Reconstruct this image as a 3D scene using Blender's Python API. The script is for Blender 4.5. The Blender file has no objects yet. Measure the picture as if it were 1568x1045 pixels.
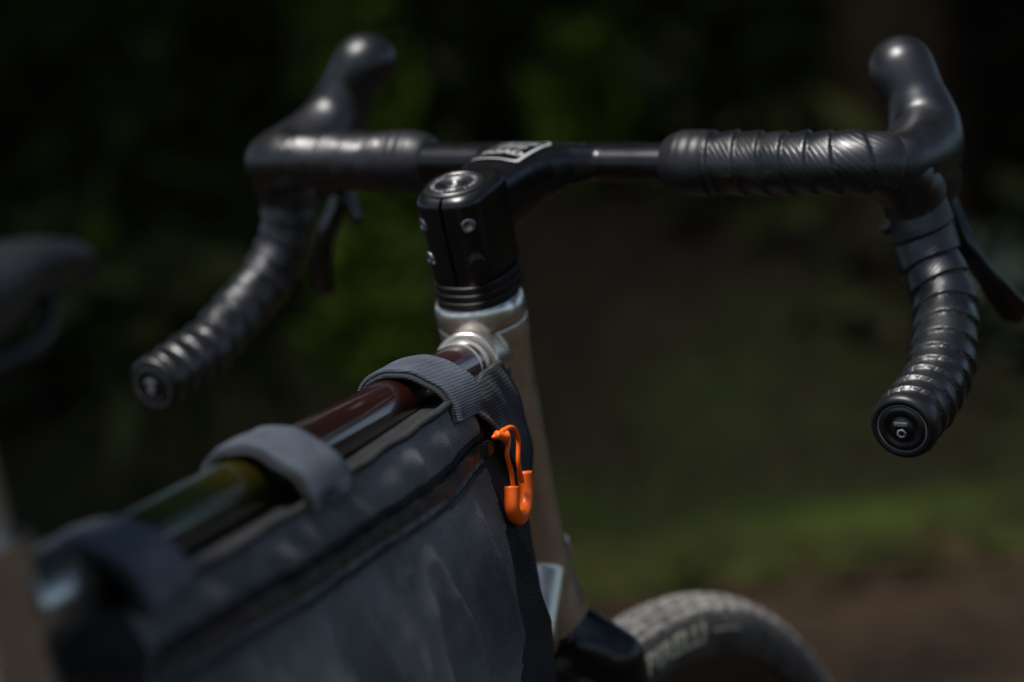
import bpy, bmesh, math, random
import numpy as np
from mathutils import Vector, Matrix, noise
from mathutils.bvhtree import BVHTree
random.seed(7)
V=Vector
scene=bpy.context.scene
COL=bpy.context.collection
H0=0.977
# ------------------------------------------------------------------ materials
def new_mat(name):
    m=bpy.data.materials.new(name); m.use_nodes=True
    nt=m.node_tree; b=nt.nodes['Principled BSDF']; return m,nt,b
def N(nt,t,**k):
    n=nt.nodes.new(t)
    for a,v in k.items(): setattr(n,a,v)
    return n
def ramp(nt,src,stops):
    r=N(nt,'ShaderNodeValToRGB'); nt.links.new(src,r.inputs[0])
    e=r.color_ramp.elements
    while len(e)<len(stops): e.new(.5)
    for i,(p,c) in enumerate(stops):
        e[i].position=p; e[i].color=(*c,1) if len(c)==3 else c
    return r
def simple(name,col,rough=.5,metal=0,spec=.5,coat=0,noise_amt=0,noise_scale=300,bump=0,bscale=800):
    m,nt,b=new_mat(name)
    b.inputs['Base Color'].default_value=(*col,1)
    b.inputs['Roughness'].default_value=rough
    b.inputs['Metallic'].default_value=metal
    b.inputs['Specular IOR Level'].default_value=spec
    b.inputs['Coat Weight'].default_value=coat
    b.inputs['Coat Roughness'].default_value=.08
    tc=N(nt,'ShaderNodeTexCoord')
    if noise_amt:
        n=N(nt,'ShaderNodeTexNoise'); n.inputs['Scale'].default_value=noise_scale; n.inputs['Detail'].default_value=3
        nt.links.new(tc.outputs['Object'],n.inputs['Vector'])
        c=ramp(nt,n.outputs[0],[(.3,tuple(x*(1-noise_amt) for x in col)),(.7,tuple(min(1,x*(1+noise_amt)) for x in col))])
        nt.links.new(c.outputs[0],b.inputs['Base Color'])
        r=N(nt,'ShaderNodeMapRange'); nt.links.new(n.outputs[0],r.inputs[0])
        r.inputs[1].default_value=.3; r.inputs[2].default_value=.7
        r.inputs[3].default_value=rough*.85; r.inputs[4].default_value=min(1,rough*1.15)
        nt.links.new(r.outputs[0],b.inputs['Roughness'])
    if bump:
        n2=N(nt,'ShaderNodeTexNoise'); n2.inputs['Scale'].default_value=bscale; n2.inputs['Detail'].default_value=2
        nt.links.new(tc.outputs['Object'],n2.inputs['Vector'])
        bp=N(nt,'ShaderNodeBump'); bp.inputs['Strength'].default_value=bump; bp.inputs['Distance'].default_value=.0004
        nt.links.new(n2.outputs[0],bp.inputs['Height']); nt.links.new(bp.outputs[0],b.inputs['Normal'])
    return m
M_carbon=simple('carbon_satin_black',(.005,.005,.005),.27,0,.5,0,.3,40,.03,1500)
M_black=simple('black_plastic',(.008,.008,.008),.40,0,.5,0,.3,60)
M_gloss=simple('black_gloss_lever',(.006,.006,.006),.22,0,.5,.3)
M_hood=simple('rubber_hood',(.007,.007,.008),.38,0,.7,0,.25,60,.15,900)
M_rub=simple('rubber_band',(.012,.012,.013),.42,0,.5,0,.2,100)
M_champ=simple('champagne_metal',(.69,.61,.50),.30,.90,.5,.2,.08,60,.05,2500)
M_silver=simple('silver_metal',(.78,.74,.68),.24,.95,.5,0,.05,80)
M_steel=simple('steel_bolt',(.36,.36,.36),.30,1)
M_white=simple('white_print',(.60,.60,.58),.5)
M_grayp=simple('grey_print',(.18,.18,.18),.5)
M_red=simple('candy_red_paint',(.20,.008,.010),.25,.3,.5,1)
M_orange=simple('orange_plastic',(1.0,.14,.006),.4)
M_cream=simple('cream_lettering',(.62,.55,.36),.7,0,.3,0,.2,300)
M_saddle=simple('saddle_cover',(.010,.010,.011),.45,0,.5,0,.2,80)
M_alu=simple('dark_alloy',(.06,.06,.065),.4,1)
M_bolt=simple('cap_bolt_metal',(.15,.15,.15),.38,1)
M_teeth=simple('zip_teeth',(.05,.05,.052),.25,0,.9)
def tape_mat():
    m,nt,b=new_mat('bar_tape')
    b.inputs['Base Color'].default_value=(.006,.006,.0065,1)
    b.inputs['Specular IOR Level'].default_value=.85
    uv=N(nt,'ShaderNodeUVMap'); uv.uv_map='uv'
    mp=N(nt,'ShaderNodeMapping'); mp.inputs['Scale'].default_value=(1,1,1)
    mp.inputs['Rotation'].default_value=(0,0,math.radians(38))
    nt.links.new(uv.outputs[0],mp.inputs[0])
    w=N(nt,'ShaderNodeTexWave'); w.bands_direction='X'; w.inputs['Scale'].default_value=115; w.inputs['Distortion'].default_value=1.2
    w.inputs['Detail'].default_value=1; w.inputs['Detail Scale'].default_value=.6
    nt.links.new(mp.outputs[0],w.inputs['Vector'])
    n=N(nt,'ShaderNodeTexNoise'); n.inputs['Scale'].default_value=700; nt.links.new(uv.outputs[0],n.inputs['Vector'])
    n2=N(nt,'ShaderNodeTexNoise'); n2.inputs['Scale'].default_value=38; n2.inputs['Detail'].default_value=3; nt.links.new(uv.outputs[0],n2.inputs['Vector'])
    rr=N(nt,'ShaderNodeMapRange'); nt.links.new(n2.outputs[0],rr.inputs[0]); rr.inputs[1].default_value=.35; rr.inputs[2].default_value=.65
    rr.inputs[3].default_value=.29; rr.inputs[4].default_value=.43; nt.links.new(rr.outputs[0],b.inputs['Roughness'])
    w2=ramp(nt,w.outputs[0],[(.0,(0,0,0)),(.25,(1,1,1))])
    b1=N(nt,'ShaderNodeBump'); b1.inputs['Strength'].default_value=.28; b1.inputs['Distance'].default_value=.0005
    nt.links.new(w2.outputs[0],b1.inputs['Height'])
    b2=N(nt,'ShaderNodeBump'); b2.inputs['Strength'].default_value=.2; b2.inputs['Distance'].default_value=.0003
    nt.links.new(n.outputs[0],b2.inputs['Height']); nt.links.new(b1.outputs[0],b2.inputs['Normal'])
    nt.links.new(b2.outputs[0],b.inputs['Normal'])
    return m
M_tape=tape_mat()
def tt_mat():
    m,nt,b=new_mat('candy_fade_paint')
    tc=N(nt,'ShaderNodeTexCoord'); sx=N(nt,'ShaderNodeSeparateXYZ'); nt.links.new(tc.outputs['Object'],sx.inputs[0])
    n=N(nt,'ShaderNodeTexNoise'); n.inputs['Scale'].default_value=18; n.inputs['Detail'].default_value=4
    mp=N(nt,'ShaderNodeMapping'); mp.inputs['Scale'].default_value=(1,2.5,2.5); nt.links.new(tc.outputs['Object'],mp.inputs[0]); nt.links.new(mp.outputs[0],n.inputs['Vector'])
    ad=N(nt,'ShaderNodeMath',operation='MULTIPLY_ADD'); nt.links.new(n.outputs[0],ad.inputs[0]); ad.inputs[1].default_value=.10; nt.links.new(sx.outputs[0],ad.inputs[2])
    r=N(nt,'ShaderNodeMapRange'); nt.links.new(ad.outputs[0],r.inputs[0]); r.inputs[1].default_value=-.45; r.inputs[2].default_value=.05
    c=ramp(nt,r.outputs[0],[(0,(.003,.010,.005)),(.25,(.010,.018,.004)),(.36,(.05,.040,.003)),(.48,(.018,.011,.005)),(.62,(.040,.009,.006)),(1,(.075,.015,.010))])
    nt.links.new(c.outputs[0],b.inputs['Base Color'])
    b.inputs['Metallic'].default_value=.5; b.inputs['Roughness'].default_value=.34
    b.inputs['Coat Weight'].default_value=1; b.inputs['Coat Roughness'].default_value=.08
    return m
M_tt=tt_mat()
def fabric(name,c1,c2,weave=1400,strength=.5,rough=.85,mott=14):
    m,nt,b=new_mat(name)
    tc=N(nt,'ShaderNodeTexCoord')
    n=N(nt,'ShaderNodeTexNoise'); n.inputs['Scale'].default_value=mott; n.inputs['Detail'].default_value=5; n.inputs['Roughness'].default_value=.62
    nt.links.new(tc.outputs['Object'],n.inputs['Vector'])
    c=ramp(nt,n.outputs[0],[(.32,c1),(.68,c2)])
    def wv(ax):
        w=N(nt,'ShaderNodeTexWave'); w.bands_direction=ax; w.inputs['Scale'].default_value=weave/6.28; w.inputs['Distortion'].default_value=.6
        w.inputs['Detail'].default_value=1; w.inputs['Detail Scale'].default_value=3
        nt.links.new(tc.outputs['Object'],w.inputs['Vector']); return w
    a,z=wv('X'),wv('Z')
    mx=N(nt,'ShaderNodeMath',operation='MULTIPLY'); nt.links.new(a.outputs[1],mx.inputs[0]); nt.links.new(z.outputs[1],mx.inputs[1])
    n3=N(nt,'ShaderNodeTexNoise'); n3.inputs['Scale'].default_value=500; n3.inputs['Detail'].default_value=1; nt.links.new(tc.outputs['Object'],n3.inputs['Vector'])
    ad=N(nt,'ShaderNodeMath',operation='ADD'); nt.links.new(mx.outputs[0],ad.inputs[0]); nt.links.new(n3.outputs[0],ad.inputs[1])
    mm=N(nt,'ShaderNodeMixRGB',blend_type='MULTIPLY'); mm.inputs[0].default_value=.45
    rr=ramp(nt,ad.outputs[0],[(.35,(.35,.35,.35)),(1,(1,1,1))])
    nt.links.new(c.outputs[0],mm.inputs[1]); nt.links.new(rr.outputs[0],mm.inputs[2])
    nt.links.new(mm.outputs[0],b.inputs['Base Color'])
    bp=N(nt,'ShaderNodeBump'); bp.inputs['Strength'].default_value=strength; bp.inputs['Distance'].default_value=.0004
    nt.links.new(ad.outputs[0],bp.inputs['Height']); nt.links.new(bp.outputs[0],b.inputs['Normal'])
    b.inputs['Roughness'].default_value=rough; b.inputs['Specular IOR Level'].default_value=.25
    return m
M_bag=fabric('bag_ripstop',(.095,.095,.095),(.26,.256,.25),1400,.5,.80,11)
M_gus=fabric('bag_gusset_canvas',(.020,.020,.020),(.040,.040,.040),900,.8)
M_gus2=fabric('bag_flap_canvas',(.040,.041,.043),(.080,.081,.083),1100,.7)
M_strap=fabric('strap_webbing',(.058,.071,.090),(.105,.121,.146),1500,.7,.8,40)
M_pipe=fabric('bag_piping',(.025,.026,.027),(.042,.043,.044),1600,.6)
# ------------------------------------------------------------------ mesh helpers
def obj(name,verts,faces,mat=None,parent=None,smooth=True,mats=None,fmat=None):
    me=bpy.data.meshes.new(name); me.from_pydata([tuple(v) for v in verts],[],faces); me.update()
    o=bpy.data.objects.new(name,me); COL.objects.link(o)
    for m in (mats or ([mat] if mat else [])): me.materials.append(m)
    if fmat is not None: me.polygons.foreach_set('material_index',fmat)
    if smooth: me.polygons.foreach_set('use_smooth',[True]*len(me.polygons))
    if parent: o.parent=parent
    return o
def empty(name,parent=None,mw=None):
    o=bpy.data.objects.new(name,None); COL.objects.link(o); o.empty_display_size=.1
    if parent:o.parent=parent
    if mw is not None:o.matrix_local=mw
    return o
def crom(P,n=12):
    P=[V(p) for p in P]; Q=[P[0]*2-P[1]]+P+[P[-1]*2-P[-2]]; out=[]
    for i in range(1,len(Q)-2):
        a,b,c,d=Q[i-1:i+3]
        for k in range(n):
            t=k/n; out.append(.5*((2*b)+(c-a)*t+(2*a-5*b+4*c-d)*t*t+(3*b-a-3*c+d)*t**3))
    out.append(P[-1]); return out
def resample(P,step):
    L=[0]
    for a,b in zip(P,P[1:]): L.append(L[-1]+(b-a).length)
    n=max(2,int(L[-1]/step)); out=[]; j=0
    for i in range(n+1):
        s=L[-1]*i/n
        while j<len(L)-2 and L[j+1]<s: j+=1
        t=(s-L[j])/max(1e-9,L[j+1]-L[j]); out.append(P[j].lerp(P[j+1],min(1,max(0,t))))
    return out,L[-1]
def sweep(P,rad,seg=32,up=(0,0,1),caps=True):
    vs=[];fs=[];uv=[]; n=len(P); s=0
    t=(P[1]-P[0]).normalized(); nn=V(up)-t*V(up).dot(t); nn.normalize()
    for i in range(n):
        if i>0: s+=(P[i]-P[i-1]).length
        t=(P[min(i+1,n-1)]-P[max(i-1,0)]).normalized()
        nn=(nn-t*nn.dot(t)).normalized(); bb=t.cross(nn)
        for k in range(seg):
            a=2*math.pi*k/seg; ra,rb=rad(i,s,a)
            vs.append(P[i]+nn*(math.cos(a)*ra)+bb*(math.sin(a)*rb)); uv.append((s,a))
    for i in range(n-1):
        for k in range(seg):
            k2=(k+1)%seg; fs.append((i*seg+k,i*seg+k2,(i+1)*seg+k2,(i+1)*seg+k))
    if caps:
        fs.append(tuple(range(seg-1,-1,-1))); fs.append(tuple((n-1)*seg+k for k in range(seg)))
    return vs,fs,uv
def tube(name,pts,r,mat,parent,seg=24,n=8,up=(0,0,1),r2=None,smooth_path=True):
    P=crom(pts,n) if (smooth_path and len(pts)>2) else [V(p) for p in pts]
    nP=len(P)
    def rad(i,s,a):
        q=r if not isinstance(r,(list,tuple)) else None
        if q is None:
            f=i/(nP-1)*(len(r)-1); j=min(int(f),len(r)-2); q=r[j]+(r[j+1]-r[j])*(f-j)
        return (q,q if r2 is None else q*r2)
    v,f,_=sweep(P,rad,seg,up); return obj(name,v,f,mat,parent)
def basis(axis):
    w=V(axis).normalized(); u=w.orthogonal().normalized(); return u,w.cross(u),w
def revolve(name,prof,origin,axis,mat,parent,seg=48,mats=None,fm=None,smooth=True):
    u,v,w=basis(axis); O=V(origin); vs=[];fs=[];m=[]
    for r,h in prof:
        for k in range(seg):
            a=2*math.pi*k/seg; vs.append(O+w*h+(u*math.cos(a)+v*math.sin(a))*r)
    for i in range(len(prof)-1):
        for k in range(seg):
            k2=(k+1)%seg; fs.append((i*seg+k,i*seg+k2,(i+1)*seg+k2,(i+1)*seg+k)); m.append(fm[i] if fm else 0)
    return obj(name,vs,fs,mat,parent,smooth,mats,m if fm else None)
def autosm(o,ang=35):
    o.data.polygons.foreach_set('use_smooth',[True]*len(o.data.polygons))
    md=o.modifiers.new('es','EDGE_SPLIT'); md.split_angle=math.radians(ang)
def box(name,c,sz,mat,parent,rot=None,bev=0):
    bm=bmesh.new(); bmesh.ops.create_cube(bm,size=1)
    for v in bm.verts: v.co=V((v.co.x*sz[0],v.co.y*sz[1],v.co.z*sz[2]))
    if bev: bmesh.ops.bevel(bm,geom=list(bm.edges),offset=bev,segments=2,affect='EDGES')
    if rot is not None: bmesh.ops.transform(bm,matrix=rot,verts=bm.verts)
    bmesh.ops.translate(bm,vec=V(c),verts=bm.verts)
    me=bpy.data.meshes.new(name); bm.to_mesh(me); bm.free()
    o=bpy.data.objects.new(name,me); COL.objects.link(o)
    if mat: me.materials.append(mat)
    if parent:o.parent=parent
    return o
def bake(o):
    dg=bpy.context.evaluated_depsgraph_get(); dg.update()
    me=bpy.data.meshes.new_from_object(o.evaluated_get(dg)); o.modifiers.clear(); o.data=me
    return o
def union_remesh(name,parts,vox,it,mat,parent,fac=.5):
    vs=[];fs=[]
    for v,f in parts:
        b=len(vs); vs+=list(v); fs+=[tuple(i+b for i in q) for q in f]
    o=obj(name,vs,fs,mat,None)
    r=o.modifiers.new('r','REMESH'); r.mode='VOXEL'; r.voxel_size=vox; r.use_smooth_shade=True
    s=o.modifiers.new('s','SMOOTH'); s.iterations=it; s.factor=fac
    bake(o)
    if not o.data.materials: o.data.materials.append(mat)
    o.data.polygons.foreach_set('use_smooth',[True]*len(o.data.polygons))
    if parent:o.parent=parent
    return o
def chain(pts,seg=24,n=6):
    P=[V(p[:3]) for p in pts]; R=[p[3] for p in pts]
    C=crom(P,n) if len(P)>2 else [P[0].lerp(P[1],k/n) for k in range(n+1)]
    m=len(C); RR=[]
    for i in range(m):
        f=i/(m-1)*(len(R)-1); j=min(int(f),len(R)-2); RR.append(R[j]+(R[j+1]-R[j])*(f-j))
    t0=(C[1]-C[0]).normalized(); t1=(C[-1]-C[-2]).normalized()
    pre=[];post=[]
    for k in range(1,6):
        a=k/6*math.pi/2*1.05
        pre.insert(0,(C[0]-t0*RR[0]*math.sin(a),RR[0]*max(.05,math.cos(a))))
        post.append((C[-1]+t1*RR[-1]*math.sin(a),RR[-1]*max(.05,math.cos(a))))
    A_=pre+list(zip(C,RR))+post
    v,f,_=sweep([a[0] for a in A_],lambda i,s,an:(A_[i][1],A_[i][1]),seg)
    return v,f
# ------------------------------------------------------------------ bicycle root
ha=math.radians(71.06); A=V((-math.cos(ha),0,math.sin(ha)))
bike=empty('gravel_bicycle'); bike.location=(0,0,H0)
steer=empty('steering_assembly',bike,Matrix.Rotation(-.2276,4,A))
def onax(s,fwd=0,y=0):
    return V((0,0,0))-A*s+V((math.sin(ha),0,math.cos(ha)))*fwd+V((0,y,0))
BX,BZ=.0995,.006
DP=[(.0995,.160,.006),(.1035,.181,.006),(.116,.1945,.003),(.130,.199,-.007),(.139,.201,-.022),(.141,.206,-.047),(.133,.217,-.070),(.112,.225,-.090),(.084,.229,-.107),(.040,.230,-.120)]
for sg,sd in ((1,'left'),(-1,'right')):
    pts=[(BX,.098,BZ),(BX,.13,BZ)]+DP
    P=crom([(p[0],sg*p[1],p[2]+(.002 if sg<0 and p[2]<-.06 else 0)) for p in pts],14); P,L=resample(P,.0008)
    pitch=.0145
    def rad(i,s,a,L=L,sg=sg):
        ph=(s/pitch+.25*math.sin(s*33+sg*2)+.06*noise.noise(V((s*60,a*.5,sg)))+sg*(a/(2*math.pi)))%1
        saw=ph if ph<.94 else (1-ph)/.06*.94
        h=.0024*(saw**.65)
        h+=.0009*noise.noise(V((s*70,math.cos(a)*1.3,math.sin(a)*1.3+sg*5)))
        r=.0152+h
        return (r,r)
    v,f,uv=sweep(P,rad,72,(0,0,1),False)
    o=obj('bar_tape_'+sd,v,f,M_tape,steer)
    ul=o.data.uv_layers.new(name='uv')
    vi=np.zeros(len(o.data.loops),dtype=np.int32); o.data.loops.foreach_get('vertex_index',vi)
    ua=np.array(uv); u2=ua[vi].copy()
    lo=u2.reshape(-1,4,2); wrap=(lo[:,:,1].max(1)-lo[:,:,1].min(1))>3
    for q in np.where(wrap)[0]:
        for k in range(4):
            if lo[q,k,1]<1: lo[q,k,1]+=2*math.pi
    lo[:,:,1]*=.0163
    ul.data.foreach_set('uv',lo.reshape(-1))
    BP=[V((BX,sg*y,BZ)) for y in np.linspace(.074,.101,28)]
    prof=lambda i:.0125+.0050*min(1,(i/10))**.6 if i<10 else .0175+.0002*math.sin(i)
    v,f,_=sweep(BP,lambda i,s,a:(prof(i),prof(i)),48); obj('finishing_band_'+sd,v,f,M_rub,steer)
    e=P[-1]; t=(P[-1]-P[-4]).normalized()
    prof=[(.0162,-.004),(.0170,0),(.0168,.003),(.0155,.0048),(.0135,.0052),(.0128,.0044),(.0118,.0044),(.0112,.0054),(.0085,.0058),(.0080,.0050),(.0060,.0050),(.0055,.0060),(.0001,.0062)]
    revolve('bar_end_plug_'+sd,prof,e,t,M_black,steer,48)
    revolve('bar_end_ring_'+sd,[(.0120,.0046),(.0124,.0050),(.0128,.0048)],e,t,M_grayp,steer,48)
    upv=(V((0,0,1))-t*t.z).normalized(); rv=upv.cross(t)
    R=Matrix((rv,upv,t)).transposed().to_4x4()
    box('bar_end_mark_'+sd,e+t*.0062+upv*.003,(.007,.0022,.0008),M_grayp,steer,R,.0003)
    revolve('bar_end_hex_'+sd,[(.0026,.0060),(.0026,.0068),(.0016,.0068),(.0014,.0062)],e-upv*.002,t,M_grayp,steer,6)
    dy,dz=((.003,.006) if sg>0 else (.006,-.002))
    h1=chain([(x,sg*(y+dy*q),z+dz*q,r) for x,y,z,r,q in [(.120,.196,.004,.0180,0),(.143,.196,.007,.0200,.2),(.164,.192,.012,.0215,.5),(.176,.186,.024,.0195,.8),(.180,.178,.040,.0162,1),(.183,.170,.0530,.0182,1),(.187,.168,.0550,.0172,1)]])
    h2=chain([(x,sg*y,z,r) for x,y,z,r in [(.160,.198,-.002,.0150),(.174,.198,-.008,.0145),(.184,.196,-.006,.012)]])
    union_remesh('brake_hood_'+sd,[h1,h2],.0014,12,M_hood,steer)
    LP=crom([(x,sg*y,z) for x,y,z in [(.184,.190,.008),(.192,.196,-.018),(.192,.209,-.046),(.202,.221,-.068),(.217,.231,-.087)]],10)
    nl=len(LP)
    def rl(i,s,a):
        q=i/(nl-1); w=.0092-.003*math.sin(q*math.pi)+(.001 if q>.7 else 0)
        if q>.93: w*=math.sqrt(max(.05,1-((q-.93)/.07)**2))
        return (.0032 if q<.93 else .0028, w)
    v,f,_=sweep(LP,rl,24,(1,0,.2)); obj('brake_lever_'+sd,v,f,M_gloss,steer)
    tube('shift_paddle_'+sd,[(.176,sg*.186,-.008),(.172,sg*.178,-.025),(.168,sg*.170,-.036)],[.004,.0045,.0035],M_gloss,steer,16,6)
P=[V((BX,y,BZ)) for y in np.linspace(-.105,.105,40)]
bar_part=sweep(P,lambda i,s,a:(.0106,.0135),40,(0,0,1))[:2]
secs=[(-.004,.0165,-.0015,-.030),(.015,.0185,.004,-.034),(.032,.0185,.0105,-.030),(.050,.0190,.0150,-.024),(.066,.0215,.0170,-.0155),(.080,.028,.0174,-.0095),(.090,.040,.0172,-.0055),(.0995,.052,.0166,-.0046),(.108,.050,.0130,-.0020)]
def loft(secs,n=32,ex=3.2):
    vs=[];fs=[]
    for x,hw,zt,zb in secs:
        zc_=(zt+zb)/2; hz=(zt-zb)/2
        for k in range(n):
            a=2*math.pi*k/n; c,s=math.cos(a),math.sin(a)
            vs.append(V((x,hw*math.copysign(abs(c)**(2/ex),c),zc_+hz*math.copysign(abs(s)**(2/ex),s))))
    for i in range(len(secs)-1):
        for k in range(n):
            k2=(k+1)%n; fs.append((i*n+k,i*n+k2,(i+1)*n+k2,(i+1)*n+k))
    fs.append(tuple(range(n-1,-1,-1))); fs.append(tuple((len(secs)-1)*n+k for k in range(n)))
    return vs,fs
def lerps(secs,m=5):
    out=[]
    for a,b in zip(secs,secs[1:]):
        for k in range(m):
            t=k/m; out.append(tuple(x*(1-t)+y*t for x,y in zip(a,b)))
    out.append(secs[-1]); return out
arm=loft(lerps(secs))
vs=[];fs=[];n=40
cl=[(-.0005,.80),(.0015,.93),(.004,1.0),(.015,1.0),(.030,.985),(.0490,.965)]
for s,k_ in cl:
    for k in range(n):
        a=2*math.pi*k/n; c,s2=math.cos(a),math.sin(a)
        fw=.005+.0245*k_*math.copysign(abs(c)**(2/3.2),c); y=.0195*k_*math.copysign(abs(s2)**(2/3.2),s2)
        vs.append(onax(s,fw,y))
for i in range(len(cl)-1):
    for k in range(n):
        k2=(k+1)%n; fs.append((i*n+k,i*n+k2,(i+1)*n+k2,(i+1)*n+k))
fs.append(tuple(range(n-1,-1,-1))); fs.append(tuple((len(cl)-1)*n+k for k in range(n)))
stem=union_remesh('stem_and_handlebar',[bar_part,arm,(vs,fs)],.0011,9,M_carbon,None)
def cutter_box(c,sz,R): return box('cut',c,sz,None,None,R)
ax_u=V((math.sin(ha),0,math.cos(ha)))
RA=Matrix((ax_u,V((0,1,0)),A)).transposed().to_4x4()
cuts=[cutter_box(onax(.024,-.016,-.001),(.018,.0018,.056),RA)]
bolts=[]
for s in (.0150,.0340):
    for sg in (-1,1):
        c=onax(s,-.0170,sg*.0145)
        d=(ax_u*-1+V((0,sg*.75,0))).normalized()
        bolts.append((c,d))
        bm=bmesh.new(); bmesh.ops.create_cone(bm,segments=24,radius1=.0044,radius2=.0044,depth=.014,cap_ends=True)
        R=V((0,0,1)).rotation_difference(d).to_matrix().to_4x4()
        bmesh.ops.transform(bm,matrix=Matrix.Translation(c+d*.002)@R,verts=bm.verts)
        me=bpy.data.meshes.new('cut'); bm.to_mesh(me); bm.free(); o=bpy.data.objects.new('cut',me); COL.objects.link(o); cuts.append(o)
for c in cuts:
    m=stem.modifiers.new('b','BOOLEAN'); m.operation='DIFFERENCE'; m.solver='FAST'; m.object=c
bake(stem)
for c in cuts: bpy.data.objects.remove(c)
stem.parent=steer
stem.modifiers.new('es','EDGE_SPLIT').split_angle=math.radians(50)
bvh=BVHTree.FromPolygons([v.co.copy() for v in stem.data.vertices],[tuple(p.vertices) for p in stem.data.polygons])
for i,(c,d) in enumerate(bolts):
    off=.0014 if i!=2 else -.0004
    revolve('clamp_bolt_%d'%i,[(.0040,-.003),(.0040,.0003),(.0034,.0008),(.0017,.0008),(.0016,-.001),(.0001,-.001)],c-d*off,d,M_steel,steer,20)
revolve('top_cap',[(.0162,-.002),(.0162,.0006),(.0155,.0014),(.0125,.0016),(.0122,.0014),(.0075,.0014),(.0072,.0004),(.0001,.0004)],onax(0),A,M_black,steer,64)
revolve('top_cap_ring',[(.0147,.0016),(.0148,.0019),(.0150,.0017)],onax(0),A,M_steel,steer,64)
revolve('top_cap_ring2',[(.0078,.0015),(.0079,.0018),(.0081,.0015)],onax(0),A,M_steel,steer,64)
revolve('top_cap_bolt',[(.0046,.0004),(.0046,.0016),(.0040,.0020),(.0027,.0020),(.0024,.0006),(.0001,.0005)],onax(0),A,M_bolt,steer,32)
uu,vv,_=basis(A)
for k in range(22):
    a=2*math.pi*k/22
    if k%11 in (0,): continue
    c=onax(0)+A*.0016+(uu*math.cos(a)+vv*math.sin(a))*.0114
    R=Matrix.Rotation(a,4,'Z'); B=Matrix((uu,vv,A)).transposed().to_4x4()
    box('cap_engraving_%d'%k,c,(.0022,.0010+.0008*(k%3),.0006),M_grayp,steer,B@R)
def text_mesh(body,size,bold=0,shear=0,res=3):
    cu=bpy.data.curves.new('t','FONT'); cu.body=body; cu.size=size; cu.align_x='CENTER'; cu.align_y='CENTER'; cu.offset=bold; cu.shear=shear; cu.resolution_u=res
    o=bpy.data.objects.new('t',cu); COL.objects.link(o)
    dg=bpy.context.evaluated_depsgraph_get(); dg.update()
    me=bpy.data.meshes.new_from_object(o.evaluated_get(dg)); bpy.data.objects.remove(o)
    bm=bmesh.new(); bm.from_mesh(me)
    for _ in range(3):
        bmesh.ops.triangulate(bm,faces=bm.faces)
        lg=[e for e in bm.edges if e.calc_length()>.0025]
        if not lg: break
        bmesh.ops.subdivide_edges(bm,edges=lg,cuts=1)
    bmesh.ops.triangulate(bm,faces=bm.faces)
    bm.verts.index_update()
    v=[x.co.copy() for x in bm.verts]; f=[tuple(y.index for y in x.verts) for x in bm.faces]; bm.free(); return v,f
def drape(name,v,f,mat):
    out=[]
    for p in v:
        hit=bvh.ray_cast(V((p.x,p.y,.05)),V((0,0,-1)))
        z=hit[0].z if hit[0] else .015
        out.append(V((p.x,p.y,z+.0004)))
    return obj(name,out,f,mat,steer,False)
def rrect(hx,hy,r,n=6):
    pts=[]
    for cx,cy,a0 in ((hx-r,hy-r,0),(-hx+r,hy-r,90),(-hx+r,-hy+r,180),(hx-r,-hy+r,270)):
        for k in range(n+1):
            a=math.radians(a0+90*k/n); pts.append((cx+r*math.cos(a),cy+r*math.sin(a)))
    d=[]
    for i in range(len(pts)):
        a=pts[i];b=pts[(i+1)%len(pts)]; m=max(1,int(math.hypot(b[0]-a[0],b[1]-a[1])/.002))
        for k in range(m): d.append((a[0]+(b[0]-a[0])*k/m,a[1]+(b[1]-a[1])*k/m))
    return d
LX=.060
def rotp(x,y): return V((LX+y,-x,0))
o1=rrect(.0145,.0230,.006); sc=.0011
vs=[rotp(x,y) for x,y in o1]+[rotp(x*(1-sc/.0145),y*(1-sc/.023)) for x,y in o1]; n=len(o1)
drape('stem_print_border',vs,[(i,(i+1)%n,n+(i+1)%n,n+i) for i in range(n)],M_white)
for ln,(txt,sz,yy) in enumerate((('RIDE',.0090,.0120),('gravel',.0068,.001),('ROAD',.0085,-.0110))):
    v,f=text_mesh(txt,sz,.00012)
    drape('stem_print_%d'%ln,[rotp(p.x*1.1,p.y+yy) for p in v],f,M_white)
for i,(s0,s1) in enumerate(((.0492,.0531),(.0535,.0574),(.0578,.0617))):
    w=.0225+.0004*i
    vs=[];fs=[];n=48
    pr=[(s0,.97),(s0+.0004,1),(s1-.0004,1),(s1,.97)]
    for s,k_ in pr:
        for k in range(n):
            a=2*math.pi*k/n; c,s2=math.cos(a),math.sin(a)
            vs.append(onax(s,.004+w*1.06*k_*math.copysign(abs(c)**(2/2.4),c),w*.93*k_*math.copysign(abs(s2)**(2/2.4),s2)))
    for i2 in range(3):
        for k in range(n): fs.append((i2*n+k,i2*n+(k+1)%n,(i2+1)*n+(k+1)%n,(i2+1)*n+k))
    fs.append(tuple(range(n))); fs.append(tuple(3*n+k for k in range(n)))
    autosm(obj('headset_spacer_%d'%i,vs,fs,M_black,steer))
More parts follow.
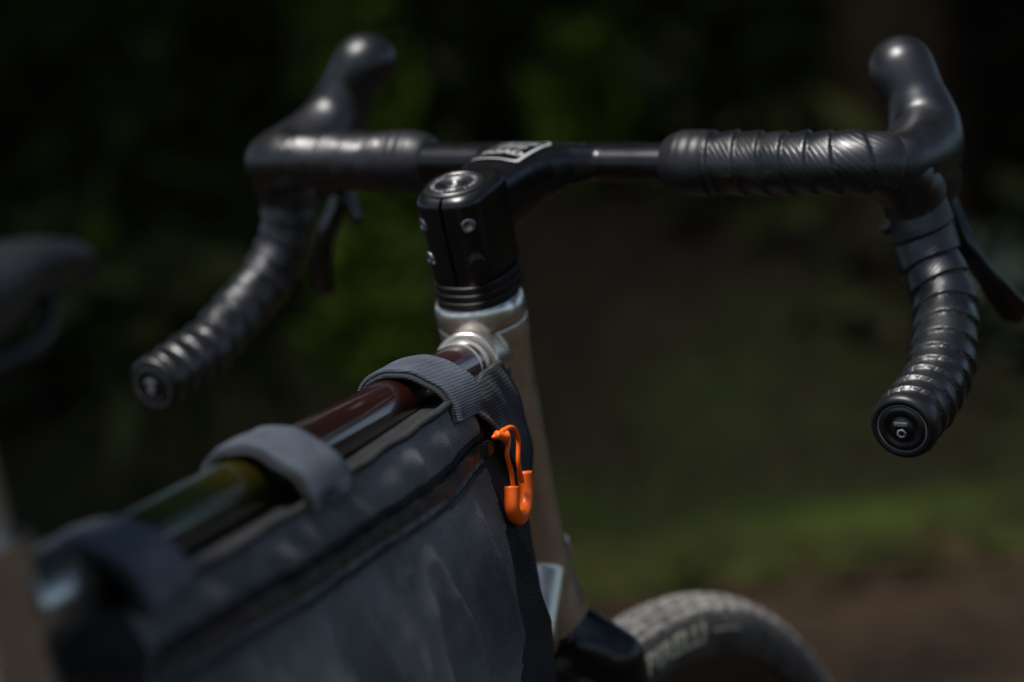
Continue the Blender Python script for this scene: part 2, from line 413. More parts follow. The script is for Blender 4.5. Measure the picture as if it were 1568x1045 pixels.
# ---- frame
autosm(revolve('headset_cover',[(.0180,-.0620),(.0222,-.0622),(.0236,-.0640),(.0243,-.0735),(.0240,-.0742),(.0200,-.0742)],(0,0,0),A,M_silver,bike,64),40)
zc=lambda x:-.0912+.0354*(x-.0313)
prof=[(.0001,-.0750),(.0232,-.0750),(.0240,-.0756),(.0240,-.0840),(.0225,-.0900),(.0215,-.105),(.0212,-.13),(.0200,-.16),(.0190,-.19),(.0190,-.215),(.0205,-.235),(.0232,-.250),(.0240,-.258),(.0238,-.2650),(.0001,-.2650)]
def rev_part(prof,seg=64):
    u,v,w=basis(A); vs=[];fs=[]
    for r,h in prof:
        for k in range(seg):
            a=2*math.pi*k/seg; vs.append(w*h+(u*math.cos(a)+v*math.sin(a))*r)
    for i in range(len(prof)-1):
        for k in range(seg): fs.append((i*seg+k,i*seg+(k+1)%seg,(i+1)*seg+(k+1)%seg,(i+1)*seg+k))
    return vs,fs
def cyl(a,b,r,seg=40,m=12):
    a=V(a);b=V(b); P=[a.lerp(b,k/m) for k in range(m+1)]
    return sweep(P,lambda i,s,an:((r if not callable(r) else r(i/m)),)*2,seg)[:2]
DT0=V((.086,0,-.205)); BB=V((-.372,0,-.660)); dd=(BB-DT0).normalized()
lug_end=DT0+dd*.066
parts=[rev_part(prof),cyl((.033,0,zc(.033)),(-.010,0,zc(-.010)),.0178),cyl(DT0,lug_end,.0195)]
union_remesh('head_tube_lugged',parts,.0011,10,M_champ,bike)
def tseg(name,a,b,r,mat,seg=40):
    v,f=cyl(a,b,r,seg); o=obj(name,v,f,mat,bike); autosm(o,50); return o
tseg('top_tube',(.0,0,zc(0)),(-.470,0,zc(-.470)),.0140,M_tt)
for i,x in enumerate((-.0135,-.0165,-.0250)):
    tseg('top_tube_ring_%d'%i,(x,0,zc(x)),(x-.0009,0,zc(x)),.01425,M_white)
tseg('down_tube',lug_end-dd*.004,BB,.0172,M_red)
ST=V((-.509,0,zc(-.509))); sdir=(ST-BB).normalized()
parts=[cyl(ST+sdir*.022,ST-sdir*.06,.0165),cyl((-.509,0,zc(-.509)),(-.462,0,zc(-.462)),.0165)]
union_remesh('seat_cluster_lug',parts,.0014,6,M_silver,bike)
tseg('seat_tube',ST-sdir*.05,BB,.0150,M_champ)
tseg('seat_collar',ST+sdir*.018,ST+sdir*.032,.0190,M_silver)
tube('seat_collar_bolt',[ST+sdir*.025+V((-.02,-.012,0)),ST+sdir*.025+V((-.02,.012,0))],.004,M_steel,bike,16)
tseg('seatpost',ST-sdir*.02,ST+sdir*.105,.0136,M_champ)
RA_=V((-.770,0,-.625))
for sg in (-1,1):
    tube('chainstay_%d'%sg,[BB+V((0,sg*.03,0)),BB+V((-.08,sg*.04,0)),RA_+V((.05,sg*.065,0)),RA_+V((0,sg*.068,0))],[.011,.010,.008,.008],M_champ,bike)
    tube('seatstay_%d'%sg,[ST-sdir*.03+V((0,sg*.012,0)),ST.lerp(RA_,.35)+V((0,sg*.04,0)),RA_+V((0,sg*.068,.01))],[.009,.008,.007],M_champ,bike)
    tube('crank_arm_%d'%sg,[BB+V((0,sg*.07,0)),BB+V((sg*.17,sg*.078,-.02))],[.012,.010],M_black,bike,20)
    box('pedal_%d'%sg,BB+V((sg*.17,sg*.13,-.02)),(.09,.09,.015),M_black,bike,None,.004)
tube('bottom_bracket',[BB+V((0,-.045,0)),BB+V((0,.045,0))],.021,M_champ,bike)
revolve('chainring',[(.04,-.002),(.085,-.002),(.086,0),(.085,.002),(.04,.002),(.04,-.002)],BB+V((0,-.052,0)),(0,1,0),M_alu,bike,60)
sec=[(-.430,.006,.006,.006),(-.434,.014,.009,.011),(-.447,.019,.011,.016),(-.465,.021,.013,.018),(-.49,.024,.013,.022),(-.52,.034,.011,.028),(-.56,.050,.011,.032),(-.60,.066,.014,.034),(-.64,.072,.019,.028),(-.665,.062,.021,.018),(-.672,.04,.020,.010)]
vs=[];fs=[];n=24
for x,hw,zt,sk in lerps(sec,4):
    for k in range(n):
        q=k/(n-1)*2-1; ay=abs(q)
        y=hw*math.copysign(min(1,ay*1.25),q) if ay<.8 else math.copysign(hw*(1-.15*(ay-.8)/.2),q)
        z=zt-.004*(ay/.8)**4 if ay<.8 else zt-.004-sk*.8*(ay-.8)/.2
        vs.append(V((x,y,z)))
m=len(vs)//n
for i in range(m-1):
    for k in range(n-1): fs.append((i*n+k,i*n+k+1,(i+1)*n+k+1,(i+1)*n+k))
    fs.append((i*n+n-1,i*n,(i+1)*n,(i+1)*n+n-1))
fs.append(tuple(range(n))); fs.append(tuple((m-1)*n+k for k in range(n)))
so=obj('saddle',vs,fs,M_saddle,bike); s=so.modifiers.new('s','SUBSURF'); s.levels=1; s.render_levels=1
for sg in (-1,1): tube('saddle_rail_%d'%sg,[(-.46,sg*.008,-.002),(-.50,sg*.021,-.020),(-.58,sg*.022,-.020),(-.64,sg*.03,.0)],.0035,M_alu,bike,12)
box('saddle_clamp',ST+sdir*.105+V((-.003,0,0)),(.045,.05,.016),M_black,bike,None,.004)
# ---- fork and wheels
FA=V((.214,0,-.624))
parts=[chain([(*onax(.2675),.0235),(*onax(.283,.004),.0225)]),
       chain([(*onax(.276,.002,.0),.021),(*onax(.279,.003,.018),.020),(*onax(.288,.006,.036),.0160)]),
       chain([(*onax(.276,.002,.0),.021),(*onax(.279,.003,-.018),.020),(*onax(.288,.006,-.036),.0160)])]
for sg in (-1,1):
    a=onax(.288,.006,sg*.037); parts.append(chain([(*a,.0155),(*(a.lerp(FA+V((0,sg*.052,0)),.35)),.0140),(*(a.lerp(FA+V((0,sg*.052,0)),.7)),.0120),(FA.x,sg*.054,FA.z,.011)]))
union_remesh('fork',parts,.0016,8,M_carbon,steer)
def noisy(name,c1,c2,scale,rough):
    m,nt,b=new_mat(name)
    tc=N(nt,'ShaderNodeTexCoord'); n=N(nt,'ShaderNodeTexNoise'); n.inputs['Scale'].default_value=scale; n.inputs['Detail'].default_value=4
    nt.links.new(tc.outputs['Object'],n.inputs['Vector'])
    c=ramp(nt,n.outputs[0],[(.35,c1),(.65,c2)]); nt.links.new(c.outputs[0],b.inputs['Base Color'])
    b.inputs['Roughness'].default_value=rough
    return m
M_ty=noisy('tyre_rubber',(.034,.031,.028),(.090,.079,.067),60,.75)
M_tr=noisy('tyre_tread_dusty',(.25,.23,.20),(.44,.41,.365),90,.8)
M_tg=noisy('tyre_groove',(.10,.09,.08),(.19,.17,.15),90,.85)
def wheel(pref,C,parent):
    RC,SR=.3295,.0225; nA,nB=900,48; vs=[];fs=[];fm=[]
    for i in range(nA):
        a=2*math.pi*i/nA
        for k in range(nB):
            b=2*math.pi*k/nB-math.pi
            d=0
            if abs(b)<.92:
                r_=int(round(abs(b)/.26)); ph=(i/nA*225+r_*.5+abs(b)*.6+.25*math.sin(i*.9))%1
                d=.0016 if ph<.62 and (abs(b)/.26+.5)%1>.30 else 0
            r=RC+(SR+d)*math.cos(b); y=(SR+d)*math.sin(b)
            if math.cos(b)<-.6: r=RC-.6*SR+(math.cos(b)+.6)*.002
            vs.append(C+V((r*math.cos(a),y,r*math.sin(a))))
            fm.append((1 if d>0 else 2) if abs(b)<.92 else 0)
    for i in range(nA):
        for k in range(nB):
            i2=(i+1)%nA;k2=(k+1)%nB; fs.append((i*nB+k,i*nB+k2,i2*nB+k2,i2*nB+k))
    o=obj(pref+'_tyre',vs,fs,None,parent,True,[M_ty,M_tr,M_tg],fm)
    autosm(o,40)
    revolve(pref+'_rim',[(.3175,-.0125),(.3195,-.0145),(.3195,-.0135),(.3155,-.0125),(.3155,.0125),(.3195,.0135),(.3195,.0145),(.3150,.0150),(.300,.0125),(.292,.006),(.290,0),(.292,-.006),(.300,-.0125),(.3150,-.0150),(.3195,-.0145)],C,(0,1,0),M_carbon,parent,160)
    revolve(pref+'_hub',[(.001,-.05),(.010,-.05),(.012,-.035),(.022,-.033),(.022,-.029),(.013,-.026),(.013,.026),(.022,.029),(.022,.033),(.012,.035),(.010,.05),(.001,.05)],C,(0,1,0),M_black,parent,32)
    vs=[];fs=[]
    for k in range(24):
        a=2*math.pi*k/24; sg=1 if k%2 else -1; a2=a+(.25 if (k//2)%2 else -.25)
        p=C+V((.021*math.cos(a2),sg*.031,.021*math.sin(a2))); q=C+V((.292*math.cos(a),sg*.002,.292*math.sin(a)))
        v,f=cyl(p,q,.001,6,1); b0=len(vs); vs+=v; fs+=[tuple(i+b0 for i in t) for t in f]
    obj(pref+'_spokes',vs,fs,M_alu,parent)
    revolve(pref+'_brake_rotor',[(.060,-.001),(.080,-.001),(.080,.001),(.060,.001),(.060,-.001)],C+V((0,.040,0)),(0,1,0),M_steel,parent,48)
wheel('front_wheel',FA,steer); wheel('rear_wheel',RA_,bike)
def side_text(body,size,a_start,a_end,r0,shear=.2):
    v,f=text_mesh(body,size,.0005,shear)
    x0=min(p.x for p in v); x1=max(p.x for p in v); y0=min(p.y for p in v); out=[]
    for p in v:
        r=r0+(p.y-y0); a=a_start+(a_end-a_start)*(p.x-x0)/(x1-x0)
        y=-math.sqrt(.0225**2-min(.0224,abs(r-.3295))**2)-.0010
        out.append(FA+V((r*math.cos(a),y,r*math.sin(a))))
    return out,f
v,f=side_text('PIRELLI',.0160,math.radians(98.8),math.radians(84.5),.3275); obj('tyre_lettering',v,f,M_cream,steer,False)
vs=[];fs=[]
for i in range(26):
    a=math.radians(83.0-i*.28)
    for r in (.3330,.3345): vs.append(FA+V((r*math.cos(a),-math.sqrt(.0225**2-(r-.3295)**2)-.0010,r*math.sin(a))))
for i in range(25): fs.append((2*i,2*i+1,2*i+3,2*i+2))
obj('tyre_stripe',vs,fs,M_cream,steer,False)
# ------------------------------------------------------------------ frame bag
bag=empty('frame_bag'); bag.location=(0,0,H0)
def ztop(x):
    return zc(x)-.001-.007*min(1,max(0,(-x-.10)/.22))
def w0(x):
    if x<-.10: return .028
    t=(x+.10)/.135; return .028-.018*min(1,t)**1.2
def dzip(x):
    if x>-.157: return .026+(-x-.102)/.055*.006
    return .0315-.010*min(1,(-x-.157)/.3)
def Yb(x,z):
    dz=max(0,ztop(x)-z); w=w0(x)
    fr=min(1,max(0,(.03-x)/.10))
    b=.013*math.sin(min(1,dz/.13)*math.pi/2)*fr
    dzp=dz-dzip(x)
    if x<-.09: b-=.0024*math.exp(-(dzp/.0055)**2)
    f1=min(1,dz/.012)
    up=math.exp(-((dz-.013)/.010)**2)
    low=min(1,max(0,dz-.030)/.045)
    wr=.0125*noise.noise(V((x*19+z*8,z*6,1.3)))*low+.0036*up*noise.noise(V((x*48+z*40,z*26,4.1)))+.0009*f1*noise.noise(V((x*100+z*30,z*60,9.1)))
    rd=1-abs(noise.noise(V((x*19+z*9,z*4.5,7.7)))+.3*noise.noise(V((x*40,z*25,5.5))))*2.4
    wr+=.0055*max(0,rd)**2*low
    wr+=.0022*noise.noise(V((x*14,0,2.2)))
    b+=.0020*up
    return w+b+wr*(.35+.65*fr)
def side_sheet(sg):
    nu,nv=380,170; vs=[];fm=[]
    for i in range(nu+1):
        u=i/nu
        xt=-.468+u*(.472); T=(xt,ztop(xt)); B=(-.385+u*(.325),-.575+u*(.265))
        for j in range(nv+1):
            v=(j/nv)**1.35
            x=T[0]*(1-v)+B[0]*v+.050*math.sin(math.pi*v)*u**3; z=T[1]*(1-v)+B[1]*v
            y=Yb(x,z)
            if v>.93: y*=1-.5*((v-.93)/.07)**2
            vs.append(V((x,sg*y,z))); fm.append(1 if x>-.097 else 0)
    F_=[]; FM=[]
    for i in range(nu):
        for j in range(nv):
            a=i*(nv+1)+j; q=(a,a+1,a+nv+2,a+nv+1)
            F_.append(q if sg<0 else q[::-1]); FM.append(fm[a])
    return vs,F_,FM,nu,nv
vR,fR,mR,nu,nv=side_sheet(-1); vL,fL,mL,_,_=side_sheet(1)
b=len(vR); vs=vR+vL; fs=fR+[tuple(i+b for i in q) for q in fL]; fm=mR+mL
for i in range(nu):
    a=i*(nv+1); c=(i+1)*(nv+1); fs.append((a,c,b+c,b+a)); fm.append(1)
    a+=nv;c+=nv; fs.append((c,a,b+a,b+c)); fm.append(1)
for j in range(nv):
    fs.append((j+1,j,b+j,b+j+1)); fm.append(1)
    q=nu*(nv+1)+j; fs.append((q,q+1,b+q+1,b+q)); fm.append(1)
obj('bag_body',vs,fs,None,bag,True,[M_bag,M_gus],fm)
xs=np.linspace(-.466,-.02,160)
for sg,sd in ((-1,'right'),(1,'left')):
    P=[V((x,sg*(w0(x)+.0004+.0008*noise.noise(V((x*40,sg,0)))),ztop(x)+.0012+.0012*noise.noise(V((x*30,3,sg))))) for x in xs]
    v,f,_=sweep(P,lambda i,s,a:(.0021,.0021),14); obj('seam_piping_'+sd,v,f,M_pipe,bag)
def ribbon(name,cl,hw,mat,off,n=2,sg=-1):
    vs=[];fs=[]
    for i,(x,z) in enumerate(cl):
        for k in range(n+1):
            zz=z+hw*(1-2*k/n); vs.append(V((x,sg*(Yb(x,zz)+off),zz)))
    for i in range(len(cl)-1):
        for k in range(n): a=i*(n+1)+k; fs.append((a,a+1,a+n+2,a+n+1))
    return obj(name,vs,fs,mat,bag)
xz=np.linspace(-.46,-.098,300); cl=[(x,ztop(x)-dzip(x)) for x in xz]
M_ziptape=simple('zip_tape',(.008,.008,.009),.36,0,.5,0,.3,200,.3,900)
ribbon('zipper_tape',cl,.0066,M_ziptape,.0010,6)
for k in (-1,1):
    ribbon('zipper_edge_%d'%k,[(x,z+k*.0076) for x,z in cl],.0011,M_pipe,.0018,2)
vs=[];fs=[]
x=-.458
while x<-.10:
    for k in (-1,1):
        xx=x+(.0014 if k>0 else 0); z=ztop(xx)-dzip(xx)+k*.0015
        c=V((xx,-(Yb(xx,z)+.0026),z)); hx,hy,hz=.0009,.0013,.0019
        b0=len(vs)
        for sx in (-1,1):
            for sy in (-1,1):
                for sz in (-1,1): vs.append(c+V((sx*hx,sy*hy,sz*hz)))
        for q in ((0,1,3,2),(4,6,7,5),(0,4,5,1),(2,3,7,6),(0,2,6,4),(1,5,7,3)): fs.append(tuple(b0+t for t in q))
    x+=.0028
obj('zipper_teeth',vs,fs,M_teeth,bag,False)
def flap():
    TL=V((-.108,-.0325,-.0985)); TR=V((-.034,-.0255,-.0885)); BL=V((-.082,-.0400,-.1235)); BR=V((-.022,-.0310,-.1560))
    n=40; vs=[];fs=[]
    for i in range(n+1):
        for j in range(n+1):
            u=i/n;v=j/n
            p=(TL*(1-u)+TR*u)*(1-v)+(BL*(1-u)+BR*u)*v
            p=p.copy(); p.y-=.0035*math.sin(v*math.pi)*(.4+.6*u)+.0026*noise.noise(V((u*5,v*3,2)))
            p.z+=.004*math.sin(u*math.pi)*(1-v)
            p.x+=.010*math.sin(v*math.pi*.9)*u
            vs.append(p)
    for i in range(n):
        for j in range(n): a=i*(n+1)+j; fs.append((a,a+1,a+n+2,a+n+1))
    o=obj('bag_front_flap',vs,fs,M_gus2,bag); s=o.modifiers.new('s','SOLIDIFY'); s.thickness=.0018; s.offset=0
    edge=[vs[n*(n+1)+j] for j in range(n+1)]
    v,f,_=sweep(edge,lambda i,s,a:(.0018,.0018),12); obj('flap_binding',v,f,M_pipe,bag)
    edge=[vs[i*(n+1)+n] for i in range(n+1)]
    v,f,_=sweep(edge,lambda i,s,a:(.0014,.0014),12); obj('flap_binding_low',v,f,M_pipe,bag)
flap()
vs=[];fs=[];n=24
for i in range(n+1):
    x=-.075+.078*i/n
    for j in range(n+1):
        a=math.radians(-10+200*j/n); r=.0195+.001*noise.noise(V((x*60,a,0)))
        vs.append(V((x,-(r+.006*(1-i/n))*math.cos(a),zc(x)-.006-.012*math.sin(a))))
for i in range(n):
    for j in range(n): a=i*(n+1)+j; fs.append((a,a+1,a+n+2,a+n+1))
obj('bag_nose_panel',vs,fs,M_gus2,bag)
def pp(L,dx=-.026,dz=.005): return [(x+dx*(1 if z<-.128 else .6),y,z+dz) for x,y,z in L]
tube('pull_cord',pp([(-.086,-.043,-.1215),(-.078,-.0465,-.1235),(-.072,-.0465,-.131),(-.0665,-.0460,-.141),(-.0655,-.0460,-.150)]),.0012,M_orange,bag,12,8)
tube('pull_cord_return',pp([(-.0900,-.043,-.1215),(-.076,-.0475,-.1190),(-.066,-.0475,-.126),(-.057,-.0470,-.137),(-.0530,-.0465,-.148)]),.0012,M_orange,bag,12,8)
tube('pull_knot',pp([(-.090,-.0445,-.1200),(-.084,-.0475,-.1225),(-.079,-.0450,-.1200)]),.0020,M_orange,bag,12,6)
tube('pull_handle',pp([(-.0700,-.0465,-.1470),(-.0720,-.0465,-.1570),(-.0670,-.0465,-.1625),(-.0595,-.0462,-.1640),(-.0510,-.0460,-.1610),(-.0465,-.0460,-.1540),(-.0455,-.0460,-.1440)]),.0036,M_orange,bag,20,8,(0,1,0))
box('zip_slider',(-.106,-.0395,-.1215),(.010,.004,.007),M_alu,bag,None,.001)
def strap(idx,x0,x1,lift=0):
    prof=[(-.0340,-.0090),(-.0330,-.003),(-.0290,.0055),(-.0215,.0118),(-.0125,.0165+lift),(-.003,.0180+lift),(.006,.0165+lift),(.0130,.0110),(.0165,.0030),(.0170,-.006),(.021,-.016)]
    for nm,ext,off,th,mat in (('strap_backing',.0025,-.0022,.0016,M_pipe),('velcro_strap',0,0,.0022,M_strap)):
        C=crom([(0,y,z) for y,z in prof],8); nx=14; vs=[];fs=[]
        for i,p in enumerate(C):
            t=(C[min(i+1,len(C)-1)]-C[max(i-1,0)]); nn=V((0,-t.z,t.y)).normalized()
            for k in range(nx+1):
                q=k/nx; x=(x0-ext)+(x1-x0+2*ext)*q
                wob=.0009*noise.noise(V((i*.1,q*2,idx)))
                edge=.0006*(1 if k in (0,nx) else 0)
                p2=V((x+.0015*math.sin(i*.08+idx),p.y,zc(x)+p.z))+nn*(off+wob-edge)
                vs.append(p2)
        for i in range(len(C)-1):
            for k in range(nx): a=i*(nx+1)+k; fs.append((a,a+nx+1,a+nx+2,a+1))
        o=obj('%s_%d'%(nm,idx),vs,fs,mat,bag); s=o.modifiers.new('s','SOLIDIFY'); s.thickness=th; s.offset=0
strap(1,-.126,-.086); strap(2,-.309,-.268,.001); strap(3,-.462,-.426,-.0015)
# ------------------------------------------------------------------ setting
TA=V((.952,.306,0)); TN=V((.306,-.952,0)); O=V((-1.21,-.41,0))
def W(lat,dep,z=0): return O+TN*lat+TA*dep+V((0,0,z))
def bank(lat,dep):
    e=5.9+.25*math.sin(lat*.9)
    d=max(0,dep-e)
    z=1.9*(1-math.exp(-d/3.5))
    back=max(0,-dep-5); z+=1.2*(1-math.exp(-back/4))
    sd=max(0,abs(lat)-5); z+=1.0*(1-math.exp(-sd/5))
    return z+.10*noise.noise(V((lat*.7,dep*.7,0)))*min(1,(d+sd+back)*1.5)+.008*noise.noise(V((lat*4,dep*4,2)))
xs=sorted(set([round(v,3) for v in list(np.arange(-12,12.01,.3))+[-200,-120,-70,-40,-25,-18,18,25,40,70,120,200]]))
ds=sorted(set([round(v,3) for v in list(np.arange(-10,24.01,.3))+[-200,-110,-60,-35,-20,32,45,70,110,200]]))
vs=[W(a,b_,bank(a,b_)) for b_ in ds for a in xs]; nx=len(xs)
fs=[(j*nx+i,j*nx+i+1,(j+1)*nx+i+1,(j+1)*nx+i) for j in range(len(ds)-1) for i in range(nx-1)]
def mix_mat(name,m1,m2,s1,s2,lo=.42,hi=.60,sc=1.1):
    m,nt,b=new_mat(name)
    tc=N(nt,'ShaderNodeTexCoord')
    n=N(nt,'ShaderNodeTexNoise'); n.inputs['Scale'].default_value=sc; n.inputs['Detail'].default_value=4; nt.links.new(tc.outputs['Object'],n.inputs['Vector'])
    n2=N(nt,'ShaderNodeTexNoise'); n2.inputs['Scale'].default_value=14; n2.inputs['Detail'].default_value=5; nt.links.new(tc.outputs['Object'],n2.inputs['Vector'])
    moss=ramp(nt,n2.outputs[0],[(.3,m1),(.7,m2)]); soil=ramp(nt,n2.outputs[0],[(.3,s1),(.7,s2)])
    mk=ramp(nt,n.outputs[0],[(lo,(0,0,0)),(hi,(1,1,1))])
    mx=N(nt,'ShaderNodeMixRGB'); nt.links.new(mk.outputs[0],mx.inputs[0]); nt.links.new(soil.outputs[0],mx.inputs[1]); nt.links.new(moss.outputs[0],mx.inputs[2])
    nt.links.new(mx.outputs[0],b.inputs['Base Color']); b.inputs['Roughness'].default_value=.95; b.inputs['Specular IOR Level'].default_value=.1
    bp=N(nt,'ShaderNodeBump'); bp.inputs['Strength'].default_value=.8; bp.inputs['Distance'].default_value=.05; nt.links.new(n2.outputs[0],bp.inputs['Height']); nt.links.new(bp.outputs[0],b.inputs['Normal'])
    return m
obj('ground',vs,fs,mix_mat('forest_floor',(.008,.012,.003),(.026,.034,.007),(.007,.0055,.0035),(.019,.014,.009),.40,.58,.8))
def strip(name,d0,d1,nd,lift,mat,amp):
    vs=[];fs=[]; L2=np.arange(-14,14.01,.25); D2=np.linspace(d0,d1,nd)
    for a in L2:
        for j,b_ in enumerate(D2):
            e=math.sin(a*.8)*.15+amp*noise.noise(V((a*1.5,j*.7,d0))); vs.append(W(a,b_+e,bank(a,b_+e)+lift))
    n=len(D2)
    for i in range(len(L2)-1):
        for j in range(n-1): fs.append((i*n+j,(i+1)*n+j,(i+1)*n+j+1,i*n+j+1))
    obj(name,vs,fs,mat)
strip('dirt_path',-1.8,4.75,28,.012,mix_mat('path_dirt',(.020,.012,.007),(.058,.038,.022),(.006,.0048,.0035),(.017,.012,.008),.40,.62,1.6),0)
strip('moss_verge',4.70,5.40,10,.022,mix_mat('verge_moss',(.016,.024,.004),(.052,.070,.011),(.008,.008,.003),(.020,.019,.006),.35,.60,1.6),.10)
def leaf_mat(name,c1,c2):
    m,nt,b=new_mat(name); g=N(nt,'ShaderNodeNewGeometry')
    c=ramp(nt,g.outputs['Random Per Island'],[(0,c1),(1,c2)]); nt.links.new(c.outputs[0],b.inputs['Base Color'])
    b.inputs['Roughness'].default_value=.85; b.inputs['Specular IOR Level'].default_value=.1
    return m
M_leafD=leaf_mat('needles_dark',(.011,.017,.005),(.030,.044,.012))
M_leafG=leaf_mat('fern_green',(.042,.066,.006),(.10,.14,.014))
M_leafO=leaf_mat('undergrowth_olive',(.013,.016,.005),(.038,.043,.011))
M_leafB=leaf_mat('bracken_bluegreen',(.05,.075,.055),(.11,.14,.11))
M_leafR=leaf_mat('dead_leaf_brown',(.026,.016,.008),(.060,.036,.018))
def bark():
    m,nt,b=new_mat('bark'); tc=N(nt,'ShaderNodeTexCoord'); mp=N(nt,'ShaderNodeMapping'); mp.inputs['Scale'].default_value=(9,9,1.5)
    nt.links.new(tc.outputs['Object'],mp.inputs[0]); n=N(nt,'ShaderNodeTexNoise'); n.inputs['Scale'].default_value=2; n.inputs['Detail'].default_value=4; nt.links.new(mp.outputs[0],n.inputs['Vector'])
    c=ramp(nt,n.outputs[0],[(.35,(.012,.008,.005)),(.7,(.040,.027,.016))]); nt.links.new(c.outputs[0],b.inputs['Base Color']); b.inputs['Roughness'].default_value=.95; b.inputs['Specular IOR Level'].default_value=.05
    bp=N(nt,'ShaderNodeBump'); bp.inputs['Distance'].default_value=.04; nt.links.new(n.outputs[0],bp.inputs['Height']); nt.links.new(bp.outputs[0],b.inputs['Normal']); return m
M_bark=bark()
def leafquads(centers,size,rnd,vs,fs,flat=.0):
    for c in centers:
        d=V((rnd.gauss(0,1),rnd.gauss(0,1),rnd.gauss(0,.6)+flat)).normalized(); e=d.orthogonal().normalized()
        e=Matrix.Rotation(rnd.random()*6.28,3,d)@e; g=d.cross(e); s=size*(.5+rnd.random())
        b0=len(vs); vs+= [c-e*s,c+g*s*.35,c+e*s,c-g*s*.35]; fs.append((b0,b0+1,b0+2,b0+3))
def tree_mesh(seed,h=12):
    rnd=random.Random(seed); vs=[];fs=[]
    P=[V((.25*noise.noise(V((seed,z*.15,0))),.25*noise.noise(V((seed+9,z*.15,0))),z)) for z in np.linspace(-.4,h,26)]
    v,f,_=sweep(P,lambda i,s,a:((.24*(1-i/28)+.10*math.exp(-i*1.1))*(1+.08*math.sin(5*a+i*.4)),)*2,14); vs+=v; fs+=f
    tips=[]
    for k in range(44):
        z=3.2+(h-3.6)*(k/44); a=rnd.random()*6.28; L=(2.7*(1-(z-3)/(h))+.4)*(.7+.6*rnd.random())
        st=V((0,0,z)); d=V((math.cos(a),math.sin(a),-.12+.2*rnd.random())); e=st+d*L
        v,f,_=sweep([st,st.lerp(e,.5)+V((0,0,.1)),e],lambda i,s,an:(.04-.015*i,)*2,5); b0=len(vs); vs+=v; fs+=[tuple(i+b0 for i in q) for q in f]
        tips+= [(st.lerp(e,t),.25+.25*t) for t in (.35,.6,.9)]
    for k in range(3):
        z=1.6+.6*k; a=rnd.random()*6.28; st=V((0,0,z)); e=st+V((math.cos(a),math.sin(a),-.1))*.9
        v,f,_=sweep([st,e],lambda i,s,an:(.022-.015*i,)*2,5); b0=len(vs); vs+=v; fs+=[tuple(i+b0 for i in q) for q in f]
    nb=len(fs)
    for p,r in tips:
        if rnd.random()<.10: continue
        leafquads([p+V((rnd.gauss(0,r),rnd.gauss(0,r),rnd.gauss(0,r*.4)-.08)) for _ in range(18)],.22,rnd,vs,fs,1.2)
    me=bpy.data.meshes.new('conifer'); me.from_pydata([tuple(v) for v in vs],[],fs); me.materials.append(M_bark); me.materials.append(M_leafD)
    me.polygons.foreach_set('material_index',[0]*nb+[1]*(len(fs)-nb)); me.polygons.foreach_set('use_smooth',[i<nb for i in range(len(fs))]); me.update(); return me
TM=[tree_mesh(s) for s in (1,2,3)]
spots=[(-.10,8.6,1.0),(.85,9.6,1.0),(1.15,7.0,.85),(1.9,9.0,1.0),(-2.3,10.5,.9),(.45,11.5,1.1),(-3.2,12,1.2),(2.9,12.5,1.2),(-1.1,14,1.1),(1.5,13.5,1.2),(3.4,9.2,1.0),(-4.2,10,1.0),(-3.2,17,1.2),(3.5,18,1.3),(-6.5,11,1.1),(6,11,1.2),(-11,8,1.1),(8.2,7,1.1),(9,1.5,1.1),(9.5,-5,1.1),(-7,-15,1.1),(5,-12,1.1),(-14,-8,1.1),(-14,0,1.1),(11,-12,1.1),(0,-18,1.1),
 (-4.3,3.9,1.0),(-5.6,5.8,1.05),(-2.6,7.0,.8),(2.3,6.6,.95),(-7.2,2.8,1.1),(4.4,5.8,1.0)]  # this row: out-of-view trees, added so their crowns shade the bank
rnd=random.Random(3)
for i,(a,d,s) in enumerate(spots):
    o=bpy.data.objects.new('conifer_tree',TM[i%3]); COL.objects.link(o); o.location=W(a,d,bank(a,d)-.05); o.scale=(s,s,s*(.9+.2*rnd.random())); o.rotation_euler=(0,0,rnd.random()*6.28)
def growth(name,mat,clumps,size,per,seed,flat=.3):
    rnd=random.Random(seed); vs=[];fs=[]
    for a,d,r,h in clumps:
        c=[]
        for _ in range(per):
            aa=a+rnd.gauss(0,r*.5); d_=d+rnd.gauss(0,r*.5)
            c.append(W(aa,d_,bank(aa,d_)+abs(rnd.gauss(0,h*.5))))
        leafquads(c,size,rnd,vs,fs,flat)
    return obj(name,vs,fs,mat,None,False)
rnd=random.Random(5)
cl=[(rnd.uniform(-4,4),rnd.uniform(6.5,13),rnd.uniform(.4,.8),rnd.uniform(.3,.8)) for _ in range(60)]
growth('undergrowth',M_leafO,cl,.10,280,11)
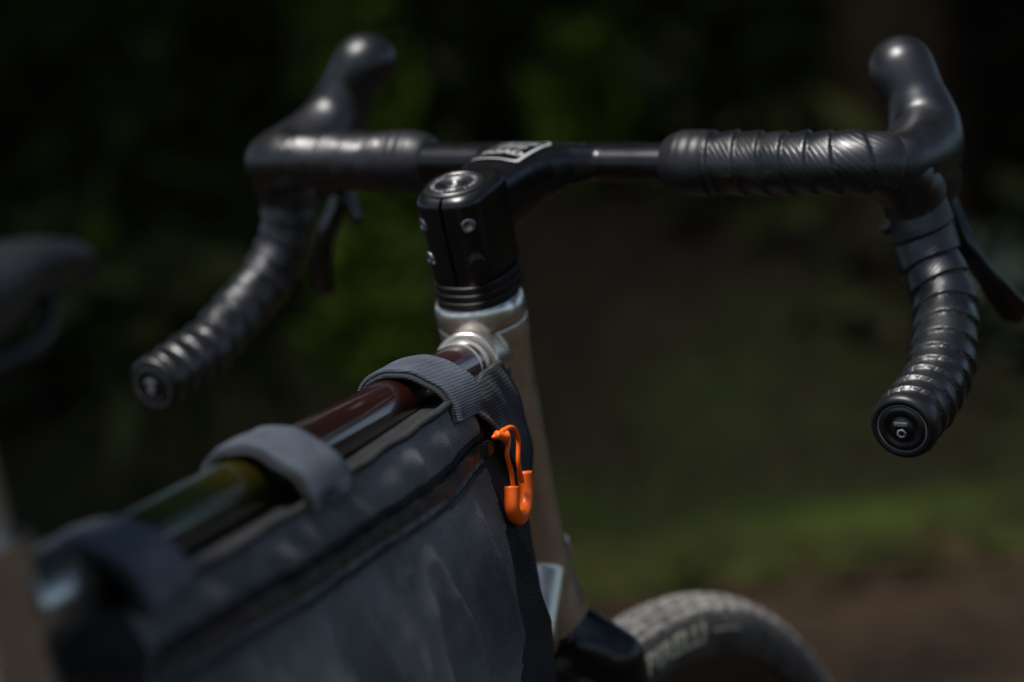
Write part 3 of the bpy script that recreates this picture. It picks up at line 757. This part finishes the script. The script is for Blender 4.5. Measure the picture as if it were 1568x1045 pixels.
cl=[(-.40,7.6,.16,1.0),(-.45,8.4,.20,1.5),(-.38,7.2,.14,.5),(-.36,6.6,.12,.30),(-.60,9.0,.30,1.6),(-1.45,9.0,.35,1.5),(-.95,8.4,.4,1.2),(-1.20,6.8,.14,.20),(-1.75,8.3,.3,1.3),(.32,7.6,.16,.35),(-1.2,10,.5,1.5)]
growth('fern_patch',M_leafG,cl,.06,620,12)
growth('bracken_patch',M_leafB,[(1.36,6.6,.12,.20)],.05,260,13)
cl=[(rnd.uniform(-.2,2.6),rnd.uniform(4.6,5.3),.4,.03) for _ in range(14)]
growth('dead_leaf_litter',M_leafR,cl,.035,90,14,1.5)
# ------------------------------------------------------------------ light
w=bpy.data.worlds.new('World'); scene.world=w; w.use_nodes=True; nt=w.node_tree
bg=nt.nodes['Background']; sky=nt.nodes.new('ShaderNodeTexSky'); sky.sky_type='NISHITA'; sky.sun_disc=False
sunv=(-TN*.34-TA*.31+V((0,0,1.20))).normalized()
el=math.asin(sunv.z); az=math.atan2(sunv.x,sunv.y)
sky.sun_elevation=el; sky.sun_rotation=az
nt.links.new(sky.outputs[0],bg.inputs[0]); bg.inputs[1].default_value=.125
sl=bpy.data.lights.new('sun','SUN'); sl.energy=4.6; sl.angle=math.radians(18); sl.color=(1,.97,.93)
so=bpy.data.objects.new('sun',sl); COL.objects.link(so); so.rotation_euler=sunv.to_track_quat('Z','Y').to_euler()
# ------------------------------------------------------------------ camera
ps,pi_,ro,F=.3110,.1021,-.0962,3787.
f=V((math.cos(ps)*math.cos(pi_),math.sin(ps)*math.cos(pi_),-math.sin(pi_))); r=V((math.sin(ps),-math.cos(ps),0)); u=r.cross(f)
r2=r*math.cos(ro)+u*math.sin(ro); u2=-r*math.sin(ro)+u*math.cos(ro)
cam=bpy.data.cameras.new('camera'); co=bpy.data.objects.new('camera',cam); COL.objects.link(co)
M=Matrix((r2,u2,-f)).transposed().to_4x4(); M.translation=V((-1.2128,-.4128,.0483+H0)); co.matrix_world=M
cam.sensor_width=36; cam.lens=F/1568*36; cam.clip_start=.05; cam.clip_end=600
cam.dof.use_dof=True; cam.dof.focus_distance=1.19; cam.dof.aperture_fstop=4.0
scene.camera=co
scene.view_settings.view_transform='Standard'; scene.view_settings.look='None'; scene.view_settings.exposure=0
